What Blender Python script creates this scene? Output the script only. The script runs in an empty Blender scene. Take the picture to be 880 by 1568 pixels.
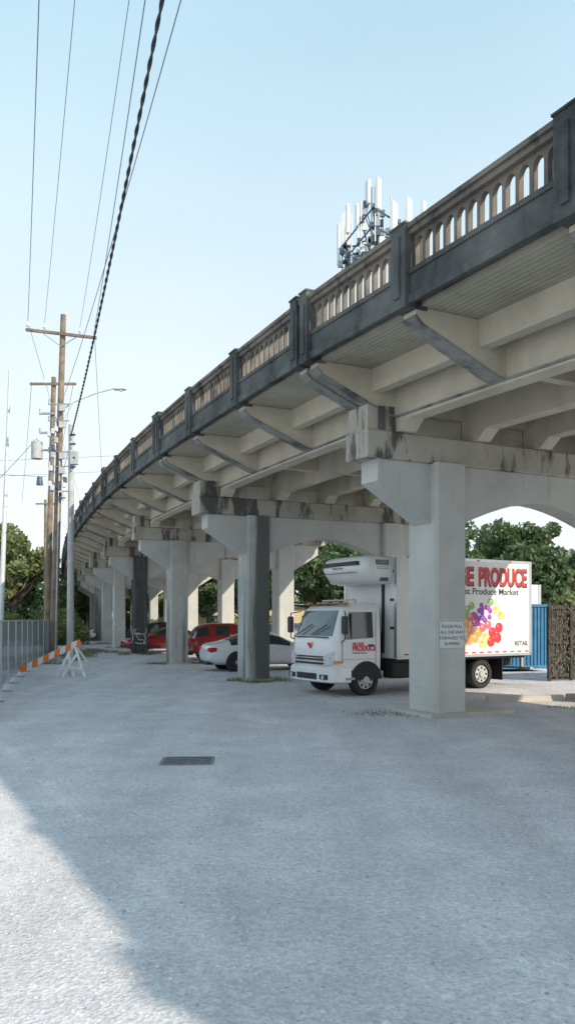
import bpy, math, random
import numpy as np
from mathutils import Vector, Matrix
random.seed(7); rng=np.random.default_rng(7)
scene=bpy.context.scene
rad=math.radians

# ------------------------------------------------------------------ materials
MATS={}
def nt(name):
    m=bpy.data.materials.new(name); m.use_nodes=True
    n=m.node_tree.nodes; l=m.node_tree.links
    b=n["Principled BSDF"]
    MATS[name]=m
    return m,n,l,b
def simple(name,col,rough=.6,metal=0,var=.12,scale=3.0,bump=0,bscale=40,spec=.5,coat=0):
    m,n,l,b=nt(name)
    tc=n.new("ShaderNodeTexCoord")
    no=n.new("ShaderNodeTexNoise"); no.inputs["Scale"].default_value=scale; no.inputs["Detail"].default_value=6
    l.new(tc.outputs["Object"],no.inputs["Vector"])
    mr=n.new("ShaderNodeMapRange"); mr.inputs["From Min"].default_value=.3; mr.inputs["From Max"].default_value=.7
    mr.inputs["To Min"].default_value=1-var; mr.inputs["To Max"].default_value=1+var
    l.new(no.outputs["Fac"],mr.inputs["Value"])
    mx=n.new("ShaderNodeVectorMath"); mx.operation='SCALE'; mx.inputs[0].default_value=col
    l.new(mr.outputs[0],mx.inputs["Scale"])
    l.new(mx.outputs[0],b.inputs["Base Color"])
    b.inputs["Roughness"].default_value=rough; b.inputs["Metallic"].default_value=metal
    b.inputs["Specular IOR Level"].default_value=spec
    b.inputs["Coat Weight"].default_value=coat
    if bump:
        n2=n.new("ShaderNodeTexNoise"); n2.inputs["Scale"].default_value=bscale; n2.inputs["Detail"].default_value=4
        l.new(tc.outputs["Object"],n2.inputs["Vector"])
        bp=n.new("ShaderNodeBump"); bp.inputs["Strength"].default_value=bump; bp.inputs["Distance"].default_value=.02
        l.new(n2.outputs["Fac"],bp.inputs["Height"]); l.new(bp.outputs[0],b.inputs["Normal"])
    return m
def concrete(name,col,dark=(.03,.035,.04),lo=.6,hi=.75,streak=(2.5,2.5,.25),boards=False,mott=.25,tint=None,lines=False,rust=0,dmax=1.0):
    m,n,l,b=nt(name)
    tc=n.new("ShaderNodeTexCoord")
    mp=n.new("ShaderNodeMapping"); mp.inputs["Scale"].default_value=streak
    l.new(tc.outputs["Object"],mp.inputs["Vector"])
    st=n.new("ShaderNodeTexNoise"); st.inputs["Scale"].default_value=1; st.inputs["Detail"].default_value=7; st.inputs["Roughness"].default_value=.62
    l.new(mp.outputs[0],st.inputs["Vector"])
    ra=n.new("ShaderNodeMapRange"); ra.interpolation_type='SMOOTHSTEP'
    ra.inputs["From Min"].default_value=lo; ra.inputs["From Max"].default_value=hi; ra.inputs["To Max"].default_value=dmax
    l.new(st.outputs["Fac"],ra.inputs["Value"])
    big=n.new("ShaderNodeTexNoise"); big.inputs["Scale"].default_value=.9; big.inputs["Detail"].default_value=9; big.inputs["Roughness"].default_value=.65
    l.new(tc.outputs["Object"],big.inputs["Vector"])
    mr=n.new("ShaderNodeMapRange"); mr.inputs["From Min"].default_value=.3; mr.inputs["From Max"].default_value=.7
    l.new(big.outputs["Fac"],mr.inputs["Value"])
    c1=n.new("ShaderNodeMix"); c1.data_type='RGBA'
    c1.inputs[6].default_value=tuple(c*(1-mott) for c in col)+(1,)
    t=tint or tuple(min(.85,c*(1+mott)) for c in col)
    c1.inputs[7].default_value=tuple(t)+(1,)
    l.new(mr.outputs[0],c1.inputs[0])
    src=c1.outputs[2]
    if rust:
        mp3=n.new("ShaderNodeMapping"); mp3.inputs["Scale"].default_value=(1.1,1.1,.3); mp3.inputs["Location"].default_value=(7,3,1)
        l.new(tc.outputs["Object"],mp3.inputs[0])
        rn=n.new("ShaderNodeTexNoise"); rn.inputs["Scale"].default_value=1; rn.inputs["Detail"].default_value=6; l.new(mp3.outputs[0],rn.inputs["Vector"])
        rr_=n.new("ShaderNodeMapRange"); rr_.inputs[1].default_value=.58; rr_.inputs[2].default_value=.75; rr_.inputs[4].default_value=rust
        l.new(rn.outputs["Fac"],rr_.inputs[0])
        cr=n.new("ShaderNodeMix"); cr.data_type='RGBA'; cr.inputs[7].default_value=(.32,.17,.08,1); l.new(rr_.outputs[0],cr.inputs[0]); l.new(src,cr.inputs[6]); src=cr.outputs[2]
    c2=n.new("ShaderNodeMix"); c2.data_type='RGBA'
    l.new(ra.outputs[0],c2.inputs[0]); l.new(src,c2.inputs[6]); c2.inputs[7].default_value=dark+(1,)
    l.new(c2.outputs[2],b.inputs["Base Color"])
    b.inputs["Roughness"].default_value=.88
    b.inputs["Specular IOR Level"].default_value=.25
    fn=n.new("ShaderNodeTexNoise"); fn.inputs["Scale"].default_value=25; fn.inputs["Detail"].default_value=8
    l.new(tc.outputs["Object"],fn.inputs["Vector"])
    bp=n.new("ShaderNodeBump"); bp.inputs["Strength"].default_value=.35; bp.inputs["Distance"].default_value=.015
    l.new(fn.outputs["Fac"],bp.inputs["Height"])
    last=bp
    if boards or lines:
        wv=n.new("ShaderNodeTexWave"); wv.inputs["Scale"].default_value=3.0 if boards else 2.0; wv.inputs["Distortion"].default_value=.6; wv.bands_direction='X' if boards else 'Z'
        mp2=n.new("ShaderNodeMapping"); mp2.inputs["Rotation"].default_value=(0,0,rad(-26) if boards else 0)
        l.new(tc.outputs["Object"],mp2.inputs[0]); l.new(mp2.outputs[0],wv.inputs["Vector"])
        b2=n.new("ShaderNodeBump"); b2.inputs["Strength"].default_value=.35 if boards else .12; b2.inputs["Distance"].default_value=.02
        l.new(wv.outputs["Fac"],b2.inputs["Height"]); l.new(bp.outputs[0],b2.inputs["Normal"]); last=b2
    l.new(last.outputs[0],b.inputs["Normal"])
    return m
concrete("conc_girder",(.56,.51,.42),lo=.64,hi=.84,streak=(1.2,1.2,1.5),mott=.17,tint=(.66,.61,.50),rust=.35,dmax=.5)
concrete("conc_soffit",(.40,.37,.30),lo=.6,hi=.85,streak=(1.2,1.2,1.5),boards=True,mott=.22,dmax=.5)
concrete("conc_pillar",(.51,.52,.50),lo=.60,hi=.76,streak=(2.2,2.2,.12),mott=.12,dark=(.17,.175,.17),lines=True,rust=.12)
concrete("conc_pillar_stained",(.44,.45,.43),lo=.45,hi=.62,streak=(1.6,1.6,.1),mott=.2,dark=(.13,.135,.13),lines=True)
concrete("conc_pillar_black",(.10,.105,.105),lo=.35,hi=.6,streak=(2.0,2.0,.1),mott=.3,dark=(.04,.043,.045))
concrete("conc_cap",(.41,.39,.34),lo=.5,hi=.6,streak=(1.9,1.9,.5),mott=.22,rust=.6,dark=(.06,.063,.065),dmax=.88)
concrete("conc_edge",(.26,.26,.25),lo=.45,hi=.7,streak=(2,2,1),mott=.3,dark=(.08,.085,.09))
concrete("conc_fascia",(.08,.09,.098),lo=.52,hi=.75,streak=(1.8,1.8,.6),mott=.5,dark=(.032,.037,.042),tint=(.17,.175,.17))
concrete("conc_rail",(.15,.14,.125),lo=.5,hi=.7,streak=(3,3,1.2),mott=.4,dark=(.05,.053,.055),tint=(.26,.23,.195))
concrete("conc_block",(.5,.47,.42),lo=.7,hi=.85,streak=(4,4,4),mott=.2)
simple("asphalt",(.06,.06,.06),.9,bump=.4)
simple("truck_white",(.76,.77,.78),.32,var=.03,coat=.3)
simple("box_white",(.74,.74,.73),.45,var=.04,scale=1.2)
simple("black_plastic",(.02,.02,.022),.5)
simple("dark_under",(.025,.025,.025),.8)
simple("tire",(.022,.022,.022),.85,bump=.2)
simple("rim_white",(.45,.45,.43),.45,.2)
simple("alu",(.5,.52,.54),.35,.8,var=.08)
simple("glass_dark",(.03,.045,.05),.06,var=.05,spec=.9)
simple("glass_ws",(.09,.13,.14),.07,var=.35,spec=1.0,scale=1.5)
simple("lamp_clear",(.6,.63,.66),.15,.3,var=.25,scale=15)
simple("lamp_amber",(.8,.25,.03),.3)
simple("lamp_red",(.55,.02,.02),.25)
simple("red_ink",(.62,.03,.03),.5,var=.04)
simple("black_ink",(.03,.03,.03),.5)
simple("purple",(.26,.05,.38),.5); simple("orange_ink",(.85,.32,.08),.5); simple("pink_ink",(.75,.12,.2),.5)
simple("yellow_ink",(.85,.6,.2),.5); simple("green_ink",(.2,.42,.12),.5)
simple("car_red",(.32,.02,.02),.25,var=.04,coat=.8); simple("car_white",(.7,.72,.74),.28,var=.03,coat=.6)
simple("car_grey",(.25,.27,.3),.28,var=.03,coat=.6); simple("car_black",(.03,.032,.036),.25,var=.03,coat=.6)
simple("wood_pole",(.21,.165,.125),.9,var=.35,scale=2,bump=.6,bscale=12)
simple("pole_grey",(.42,.43,.43),.8,var=.15)
simple("metal_pale",(.6,.62,.63),.5,.2)
simple("wire",(.035,.04,.045),.6)
simple("wire_thin",(.17,.21,.24),.6)
simple("panel_white",(.72,.75,.77),.5,var=.03)
simple("steel",(.35,.38,.4),.5,.6)
simple("steel_dark",(.08,.11,.16),.5,.2)
simple("orange",(.85,.2,.03),.5); simple("white_board",(.72,.72,.7),.5)
simple("sign_white",(.66,.69,.70),.4,var=.05)
simple("blue_paint",(.04,.19,.36),.5,var=.3,scale=2); simple("fence_wood",(.05,.042,.038),.9,var=.6,scale=6,bump=.5)
simple("vine_dry",(.13,.11,.08),.9,var=.5,scale=8)
simple("bark",(.13,.10,.08),.9,var=.3,bump=.8,bscale=10)
simple("tan_wall",(.55,.45,.28),.8); simple("roof_grey",(.25,.26,.27),.7)
simple("plate",(.2,.205,.21),.7,.1,var=.3,scale=8,bump=.5); simple("plate_gap",(.09,.095,.1),.8)
simple("stone",(.55,.54,.56),.9,var=.35,scale=9); simple("stone_dark",(.38,.38,.40),.9,var=.35,scale=9)
simple("graffiti",(.6,.65,.65),.6)

def leafmat(name,c1,c2):
    m,n,l,b=nt(name)
    g=n.new("ShaderNodeNewGeometry")
    tc=n.new("ShaderNodeTexCoord"); no=n.new("ShaderNodeTexNoise"); no.inputs["Scale"].default_value=.45; no.inputs["Detail"].default_value=3
    l.new(tc.outputs["Object"],no.inputs["Vector"])
    ad=n.new("ShaderNodeMath"); ad.operation='MULTIPLY_ADD'; ad.inputs[1].default_value=.45
    l.new(g.outputs["Random Per Island"],ad.inputs[0]); 
    mr=n.new("ShaderNodeMapRange"); mr.inputs["From Min"].default_value=.3; mr.inputs["From Max"].default_value=.7; mr.inputs["To Max"].default_value=.55
    l.new(no.outputs["Fac"],mr.inputs[0]); l.new(mr.outputs[0],ad.inputs[2])
    mx=n.new("ShaderNodeMix"); mx.data_type='RGBA'; mx.inputs[6].default_value=c1+(1,); mx.inputs[7].default_value=c2+(1,)
    l.new(ad.outputs[0],mx.inputs[0]); l.new(mx.outputs[2],b.inputs["Base Color"])
    b.inputs["Roughness"].default_value=.55
    tr=n.new("ShaderNodeBsdfTranslucent"); l.new(mx.outputs[2],tr.inputs[0])
    ms=n.new("ShaderNodeMixShader"); ms.inputs[0].default_value=.35
    l.new(b.outputs[0],ms.inputs[1]); l.new(tr.outputs[0],ms.inputs[2])
    l.new(ms.outputs[0],n["Material Output"].inputs[0])
leafmat("leaf",(.06,.105,.045),(.18,.25,.11)); leafmat("leaf_yellow",(.10,.14,.05),(.27,.30,.12)); leafmat("grass",(.12,.15,.08),(.32,.33,.2))

def meshscreen():
    m,n,l,b=nt("fence_fabric")
    b.inputs["Base Color"].default_value=(.25,.34,.40,1); b.inputs["Roughness"].default_value=.8
    tr=n.new("ShaderNodeBsdfTransparent"); ms=n.new("ShaderNodeMixShader")
    tc=n.new("ShaderNodeTexCoord"); no=n.new("ShaderNodeTexNoise"); no.inputs["Scale"].default_value=2.5; no.inputs["Detail"].default_value=5
    l.new(tc.outputs["Object"],no.inputs[0]); mr=n.new("ShaderNodeMapRange"); mr.inputs["To Min"].default_value=.55; mr.inputs["To Max"].default_value=.95
    l.new(no.outputs["Fac"],mr.inputs[0]); l.new(mr.outputs[0],ms.inputs[0])
    l.new(tr.outputs[0],ms.inputs[1]); l.new(b.outputs[0],ms.inputs[2]); l.new(ms.outputs[0],n["Material Output"].inputs[0])
meshscreen()

def groundmat():
    m,n,l,b=nt("gravel_ground")
    tc=n.new("ShaderNodeTexCoord")
    def noise(s,d,r=.6,vec=None):
        x=n.new("ShaderNodeTexNoise"); x.inputs["Scale"].default_value=s; x.inputs["Detail"].default_value=d; x.inputs["Roughness"].default_value=r
        l.new(vec or tc.outputs["Object"],x.inputs["Vector"]); return x
    mpw=n.new("ShaderNodeMapping"); mpw.inputs["Rotation"].default_value=(0,0,rad(-24)); mpw.inputs["Scale"].default_value=(1.0,.09,1)
    l.new(tc.outputs["Object"],mpw.inputs[0])
    wear=noise(1.1,5,.5,mpw.outputs[0])
    big=noise(.22,6); mid=noise(1.1,10,.72); fine=noise(22,6,.85)
    vo=n.new("ShaderNodeTexVoronoi"); vo.inputs["Scale"].default_value=42; l.new(tc.outputs["Object"],vo.inputs["Vector"])
    def mrr(src,a,b_,c,d):
        x=n.new("ShaderNodeMapRange"); x.inputs[1].default_value=a; x.inputs[2].default_value=b_; x.inputs[3].default_value=c; x.inputs[4].default_value=d
        l.new(src,x.inputs[0]); return x.outputs[0]
    c=n.new("ShaderNodeMix"); c.data_type='RGBA'; c.inputs[6].default_value=(.54,.525,.555,1); c.inputs[7].default_value=(.66,.64,.655,1)
    l.new(mrr(mid.outputs["Fac"],.38,.62,0,1),c.inputs[0])
    c2=n.new("ShaderNodeMix"); c2.data_type='RGBA'; c2.blend_type='MULTIPLY'; c2.inputs[0].default_value=1
    l.new(c.outputs[2],c2.inputs[6])
    s=n.new("ShaderNodeMath"); s.operation='MULTIPLY'
    s0=n.new("ShaderNodeMath"); s0.operation='MULTIPLY'
    l.new(mrr(big.outputs["Fac"],.3,.7,.92,1.06),s0.inputs[0]); l.new(mrr(wear.outputs["Fac"],.4,.62,.91,1.06),s0.inputs[1])
    l.new(mrr(fine.outputs["Fac"],.3,.7,.76,1.16),s.inputs[0]); l.new(s0.outputs[0],s.inputs[1])
    s2=n.new("ShaderNodeMath"); s2.operation='MULTIPLY'
    sep=n.new("ShaderNodeSeparateColor"); l.new(vo.outputs["Color"],sep.inputs[0])
    l.new(s.outputs[0],s2.inputs[0]); l.new(mrr(sep.outputs[0],0,1,.84,1.1),s2.inputs[1])
    l.new(s2.outputs[0],c2.inputs[7])
    sx=n.new("ShaderNodeSeparateXYZ"); l.new(tc.outputs["Object"],sx.inputs[0])
    far=n.new("ShaderNodeMath"); far.operation='MULTIPLY_ADD'; far.inputs[1].default_value=14
    l.new(big.outputs["Fac"],far.inputs[0]); l.new(sx.outputs["Y"],far.inputs[2])
    c3=n.new("ShaderNodeMix"); c3.data_type='RGBA'; c3.inputs[7].default_value=(.1,.14,.05,1)
    l.new(c2.outputs[2],c3.inputs[6]); l.new(mrr(far.outputs[0],72,80,0,1),c3.inputs[0])
    l.new(c3.outputs[2],b.inputs["Base Color"]); b.inputs["Roughness"].default_value=.95; b.inputs["Specular IOR Level"].default_value=.12
    b1=n.new("ShaderNodeBump"); b1.inputs["Strength"].default_value=.55; b1.inputs["Distance"].default_value=.012
    l.new(vo.outputs["Distance"],b1.inputs["Height"])
    b2=n.new("ShaderNodeBump"); b2.inputs["Strength"].default_value=.35; b2.inputs["Distance"].default_value=.018
    l.new(mid.outputs["Fac"],b2.inputs["Height"]); l.new(b1.outputs[0],b2.inputs["Normal"])
    l.new(b2.outputs[0],b.inputs["Normal"])
groundmat()

# ------------------------------------------------------------------ mesh builder
def empty(name,loc=(0,0,0),rz=0):
    e=bpy.data.objects.new(name,None); scene.collection.objects.link(e)
    e.location=loc; e.rotation_euler=(0,0,rz); e.empty_display_size=.3
    return e
class MB:
    def __init__(s): s.v=[];s.f=[];s.m=[];s.mats=[]
    def mi(s,mat):
        if mat not in s.mats: s.mats.append(mat)
        return s.mats.index(mat)
    def add(s,vs,fs,mat):
        o=len(s.v); s.v+= [tuple(x) for x in vs]; k=s.mi(mat)
        for f in fs: s.f.append(tuple(i+o for i in f)); s.m.append(k)
    def hexa(s,p,mat): # p: 4 bottom, 4 top
        s.add(p,[(3,2,1,0),(4,5,6,7),(0,1,5,4),(1,2,6,5),(2,3,7,6),(3,0,4,7)],mat)
    def box(s,x0,x1,y0,y1,z0,z1,mat,T=None):
        p=[(x0,y0,z0),(x1,y0,z0),(x1,y1,z0),(x0,y1,z0),(x0,y0,z1),(x1,y0,z1),(x1,y1,z1),(x0,y1,z1)]
        if T: p=[T(*q) for q in p]
        s.hexa(p,mat)
    def bbox(s,x0,x1,y0,y1,z0,z1,c,mat): # bevelled box
        vs=[];
        for z,i in ((z0,c),(z0+c,0),(z1-c,0),(z1,c)):
            vs+= [(x0+i+c*(i==0),y0+i,z),(x1-i-c*(i==0),y0+i,z),(x1-i,y0+i+c*(i==0),z),(x1-i,y1-i-c*(i==0),z),(x1-i-c*(i==0),y1-i,z),(x0+i+c*(i==0),y1-i,z),(x0+i,y1-i-c*(i==0),z),(x0+i,y0+i+c*(i==0),z)]
        fs=[tuple(range(7,-1,-1)),tuple(range(24,32))]
        for r in range(3):
            for k in range(8):
                fs.append((r*8+k,r*8+(k+1)%8,(r+1)*8+(k+1)%8,(r+1)*8+k))
        s.add(vs,fs,mat)
    def prism(s,poly,fn,a0,a1,mat): # poly list of (u,w); fn(a,u,w)
        n=len(poly); vs=[fn(a0,*q) for q in poly]+[fn(a1,*q) for q in poly]
        fs=[tuple(range(n-1,-1,-1)),tuple(range(n,2*n))]
        for k in range(n): fs.append((k,(k+1)%n,n+(k+1)%n,n+k))
        s.add(vs,fs,mat)
    def cyl(s,p0,p1,r0,r1=None,seg=16,mat="steel",caps=True):
        r1=r0 if r1 is None else r1
        p0=Vector(p0);p1=Vector(p1); d=(p1-p0).normalized()
        a=Vector((0,0,1)) if abs(d.z)<.9 else Vector((1,0,0))
        u=d.cross(a).normalized(); w=d.cross(u)
        vs=[]
        for p,r in ((p0,r0),(p1,r1)):
            for k in range(seg):
                t=2*math.pi*k/seg; vs.append(p+u*r*math.cos(t)+w*r*math.sin(t))
        fs=[(k,(k+1)%seg,seg+(k+1)%seg,seg+k) for k in range(seg)]
        if caps: fs+= [tuple(range(seg-1,-1,-1)),tuple(range(seg,2*seg))]
        s.add(vs,fs,mat)
    def rings(s,rs,mat,closed=True,caps=True,matfn=None):
        n=len(rs[0]); vs=[q for r in rs for q in r]; o=len(s.v); s.v+=[tuple(x) for x in vs]
        for i in range(len(rs)-1):
            for k in range(n if closed else n-1):
                mm=matfn(i,k) if matfn else mat
                s.f.append((o+i*n+k,o+i*n+(k+1)%n,o+(i+1)*n+(k+1)%n,o+(i+1)*n+k)); s.m.append(s.mi(mm or mat))
        if caps:
            s.f.append(tuple(o+k for k in range(n-1,-1,-1))); s.m.append(s.mi(mat))
            s.f.append(tuple(o+(len(rs)-1)*n+k for k in range(n))); s.m.append(s.mi(mat))
    def obj(s,name,parent=None,smooth=False,fix=True,angle=35):
        me=bpy.data.meshes.new(name); me.from_pydata(s.v,[],s.f)
        for m in s.mats: me.materials.append(MATS[m])
        me.polygons.foreach_set("material_index",s.m)
        if fix:
            import bmesh
            bm=bmesh.new(); bm.from_mesh(me); bmesh.ops.recalc_face_normals(bm,faces=bm.faces); bm.to_mesh(me); bm.free()
        if smooth:
            me.polygons.foreach_set("use_smooth",[True]*len(me.polygons)); me.set_sharp_from_angle(angle=rad(angle))
        me.update()
        o=bpy.data.objects.new(name,me); scene.collection.objects.link(o)
        if parent: o.parent=parent
        return o
def text(body,name,parent,loc,rot,size,mat,ext=.002,ax='LEFT',sx=1,off=0):
    c=bpy.data.curves.new(name,'FONT'); c.body=body; c.size=size; c.extrude=ext; c.align_x=ax; c.offset=off
    c.materials.append(MATS[mat])
    o=bpy.data.objects.new(name,c); scene.collection.objects.link(o); o.parent=parent
    o.location=loc; o.rotation_euler=rot; o.scale=(sx,1,1); return o

# ------------------------------------------------------------------ ground
g=MB(); g.add([(-600,-100,0),(600,-100,0),(600,1500,0),(-600,1500,0)],[(0,1,2,3)],"gravel_ground"); g.obj("ground")
st=MB(); 
for i in range(13000):
    y=2.6+26*rng.random()**1.6; x=(rng.random()-.5)*(y*.95+1.5)
    r=.003+.010*rng.random()**3+ (.0006*y)
    if rng.random()<.006: r*=2.2
    a=rng.random()*6.28; pts=[]
    for k in range(5):
        t=a+k*1.2566; q=r*(.7+.6*rng.random()); pts.append((x+q*math.cos(t),y+q*math.sin(t),r*.1*rng.random()))
    top=(x+r*.3*(rng.random()-.5),y,r*(.4+.5*rng.random()))
    st.add(pts+[top],[(k,(k+1)%5,5) for k in range(5)],"stone" if rng.random()<.68 else "stone_dark")
st.obj("gravel",fix=False)

# ------------------------------------------------------------------ viaduct alignment
SP=9.4; BAY=SP/3
HS=[-40,-8,0,4.7,14.1,23.5,33,42,52,61,70,80,90,100,110,120,140,200]
HA=[27.5,26.8,26,25.1,22.1,20,18.5,17.5,17,16.5,16.2,15.5,14.5,13,11,9,5,-6]
ds=.1; S0=-35.0; NS=int((190-S0)/ds)
ss=S0+ds*np.arange(NS+1); th=np.radians(np.interp(ss,HS,HA))
px=np.concatenate([[0],np.cumsum(-np.sin(th[:-1])*ds)]); py=np.concatenate([[0],np.cumsum(np.cos(th[:-1])*ds)])
px+=2.93-np.interp(0,ss,px); py+=15.4-np.interp(0,ss,py)
def zg(s): return float(np.interp(s,[-35,-7,0,9.4,18.8,40,200],[-1.0,-.26,0,.12,.25,.3,.3]))
def P(s,o,z,grade=True):
    x=float(np.interp(s,ss,px)); y=float(np.interp(s,ss,py)); t=float(np.interp(s,ss,th))
    return (x-math.cos(t)*o, y-math.sin(t)*o, z+(zg(s) if grade else 0))
MIR=lambda o:-4.7-o
via=empty("viaduct_bridge")
K0,K1=-9,45   # bays
def longbox(mb,o0,o1,z0,z1,mat,k0=K0,k1=K1):
    rs=[]
    for k in range(k0,k1+1):
        s=k*BAY; rs.append([P(s,o0,z0),P(s,o1,z0),P(s,o1,z1),P(s,o0,z1)])
    mb.rings(rs,mat)
deck=MB()
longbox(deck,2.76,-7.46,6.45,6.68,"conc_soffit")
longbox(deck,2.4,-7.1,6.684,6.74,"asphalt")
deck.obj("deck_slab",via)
gir=MB()
def girder(oa,ob):
    for b in range(K0//3,K1//3):
        s0=b*SP; sa=[0.02,.5,.75,1.2,3,SP-3,SP-1.2,SP-.75,SP-.5,SP-.02]; zb=[5.345,5.345,5.54,5.55,5.56,5.56,5.55,5.54,5.345,5.345]
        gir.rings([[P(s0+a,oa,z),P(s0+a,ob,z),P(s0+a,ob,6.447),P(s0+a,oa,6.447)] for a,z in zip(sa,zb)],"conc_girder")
girder(1.18,.85); girder(-5.55,-5.88)
for c in (-.75,-2.35,-3.95): girder(c+.16,c-.16)
for o0,o1 in ((1.7,1.48),(MIR(1.48),MIR(1.7))): longbox(gir,o0,o1,6.03,6.446,"conc_girder")
for o0,o1 in ((1.21,1.182),(MIR(1.182),MIR(1.21))): longbox(gir,o0,o1,5.60,5.64,"conc_edge")
gir.obj("girders",via)
dia=MB(); brk=MB()
for k in range(K0,K1+1):
    s=k*BAY
    fn=lambda a,u,w,s=s:P(s+a,u,w)
    edges=[.85,-.59,-.91,-2.19,-2.51,-3.79,-4.11,-5.55]
    for i in range(0,8,2):
        dia.prism([(edges[i]-.002,5.78),(edges[i+1]+.002,5.78),(edges[i+1]+.002,6.443),(edges[i]-.002,6.443)],fn,-.11,.11,"conc_girder")
    prof=[(1.16,6.443),(2.84,6.443),(2.84,6.3),(2.74,6.22),(1.34,5.66),(1.16,5.64)]
    for a0,a1 in (((-.33,-.07),(.07,.33)) if k%3==0 else ((-.15,.15),)):
        brk.prism(prof,fn,a0,a1,"conc_girder")
        brk.prism([(2.85,6.30),(2.75,6.20),(1.34,5.63),(1.17,5.61),(1.17,5.64),(1.33,5.66),(2.73,6.22),(2.845,6.33)],fn,a0-.015,a1+.015,"conc_edge")
        brk.prism([(MIR(u),w) for u,w in prof],fn,a0,a1,"conc_girder")
dia.obj("diaphragms",via); brk.obj("cantilever_brackets",via)
# bents
for b in range(-2,16):
    s=b*SP
    fn=lambda a,u,w,s=s:P(s+a,u,w)
    mb=MB()
    c_=.03
    for (q0,q1,za,zb) in ((1.83,MIR(1.83),4.83,5.34),):
        mb.rings([[fn(a,u,w) for a,w in ((-.4,za+c_),(-.4+c_,za),(.4-c_,za),(.4,za+c_),(.4,zb-c_),(.4-c_,zb),(-.4+c_,zb),(-.4,zb-c_))] for u in (q0,1.0,0,-1.2,-2.35,-3.5,-4.7,-5.7,q1)],"conc_cap")
    for o0,o1 in ((1.8,1.22),(MIR(1.22),MIR(1.8))):
        mb.prism([(o0,5.342),(o1,5.342),(o1,5.8),(o0,5.8)],fn,-.34,.34,"conc_cap")
        mb.prism([((o0+o1)/2+.12,5.8),((o0+o1)/2-.12,5.8),((o0+o1)/2-.12,6.0),((o0+o1)/2+.12,6.0)],fn,-.3,.3,"conc_cap")
        mb.prism([(max(o0,o1)-.22,5.36),(max(o0,o1)-.36,5.36),(max(o0,o1)-.36,5.78),(max(o0,o1)-.22,5.78)],fn,-.37,-.341,"conc_fascia")
    pm="conc_pillar"
    if b in (1,2,6,9): pm="conc_pillar_stained"
    if b in (3,): pm="conc_pillar_black"
    pf="conc_pillar"
    def web(poly): mb.prism(poly,fn,-.29,.29,pf)
    web([(1.55,4.828),(1.55,4.42),(.36,3.68),(.36,4.828)])
    arch=[]
    for i in range(13):
        u=i/12; o=-.36-u*(4.7-.72); z=3.70+.55*(1-abs(2*u-1)**1.6); arch.append((o,z))
    web([(-.36,4.828)]+arch+[(-4.34,4.828)])
    web([(MIR(1.55),4.828),(MIR(.36),4.828),(MIR(.36),3.68),(MIR(1.55),4.42)])
    mb.obj("bent_cap",via)
    for oo,mat in ((0,pm),(-4.7,pf)):
        c=MB(); ch=.05; A=.36;Bs=.47
        ring=[(-Bs+ch,-A),(Bs-ch,-A),(Bs,-A+ch),(Bs,A-ch),(Bs-ch,A),(-Bs+ch,A),(-Bs,A-ch),(-Bs,-A+ch)]
        c.rings([[P(s+a,oo+u,z,False)[:2]+(z+(zg(s) if z>4 else 0),) for a,u in ring] for z in (-.3,.6,1.6,2.6,3.6,4.829)],mat)
        if b==0 and oo==0:
            c.prism([(.62,-.2),(.62,.07),(-1.35,.07),(-1.35,-.2)],lambda a,u,w:P(s+a,u,w,False),-.68,.6,"conc_block")
        else:
            c.rings([[P(s+a*1.3,oo+u*1.35,0)[:2]+(z,) for a,u in ring] for z in (-.3,.05)],"conc_block")
        c.obj("pillar",via)
# balustrade
def arc_panel(mb,s0,s1,of,ob,n,mat,seg=6):
    L=s1-s0; pitch=L/n; w=pitch*.72; zb,zt,ztop=6.95,7.34,7.42
    r=w/2
    for i in range(n):
        c=s0+pitch*(i+.5)
        prof=[]
        for k in range(seg+1):
            t=math.pi-math.pi*k/seg; prof.append((c+r*math.cos(t),zt-r+.02+r*math.sin(t)*1.15))
        pts=[(c-r,zb)]+prof+[(c+r,zb)]
        for (a,za),(b_,zb_) in zip(pts[1:-2],pts[2:-1]):
            mb.hexa([P(a,of,za),P(b_,of,zb_),P(b_,ob,zb_),P(a,ob,za),P(a,of,ztop),P(b_,of,ztop),P(b_,ob,ztop),P(a,ob,ztop)],mat)
        for a,b_ in ((c-pitch/2,c-r),(c+r,c+pitch/2)):
            mb.hexa([P(a,of,zb),P(b_,of,zb),P(b_,ob,zb),P(a,ob,zb),P(a,of,ztop),P(b_,of,ztop),P(b_,ob,ztop),P(a,ob,ztop)],mat)
bal=MB()
for side in (0,1):
    f=(lambda o:o) if side==0 else MIR
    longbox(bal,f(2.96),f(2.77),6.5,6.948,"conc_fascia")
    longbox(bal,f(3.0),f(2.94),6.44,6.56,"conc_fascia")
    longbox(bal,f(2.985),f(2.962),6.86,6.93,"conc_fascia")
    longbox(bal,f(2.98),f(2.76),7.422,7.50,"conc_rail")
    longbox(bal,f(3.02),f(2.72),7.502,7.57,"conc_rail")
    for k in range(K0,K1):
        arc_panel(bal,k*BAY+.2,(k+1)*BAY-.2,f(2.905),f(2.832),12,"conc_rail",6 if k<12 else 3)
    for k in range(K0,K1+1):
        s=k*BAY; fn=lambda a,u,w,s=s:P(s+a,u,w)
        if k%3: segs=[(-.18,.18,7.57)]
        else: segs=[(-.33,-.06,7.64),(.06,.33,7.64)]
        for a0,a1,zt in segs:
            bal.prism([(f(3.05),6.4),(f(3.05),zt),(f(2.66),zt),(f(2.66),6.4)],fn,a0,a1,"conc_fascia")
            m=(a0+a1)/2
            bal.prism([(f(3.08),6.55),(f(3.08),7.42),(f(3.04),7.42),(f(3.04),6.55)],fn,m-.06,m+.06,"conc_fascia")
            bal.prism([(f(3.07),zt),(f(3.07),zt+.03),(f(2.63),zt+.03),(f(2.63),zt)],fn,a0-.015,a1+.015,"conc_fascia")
bal.obj("balustrade",via,fix=False)
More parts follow.
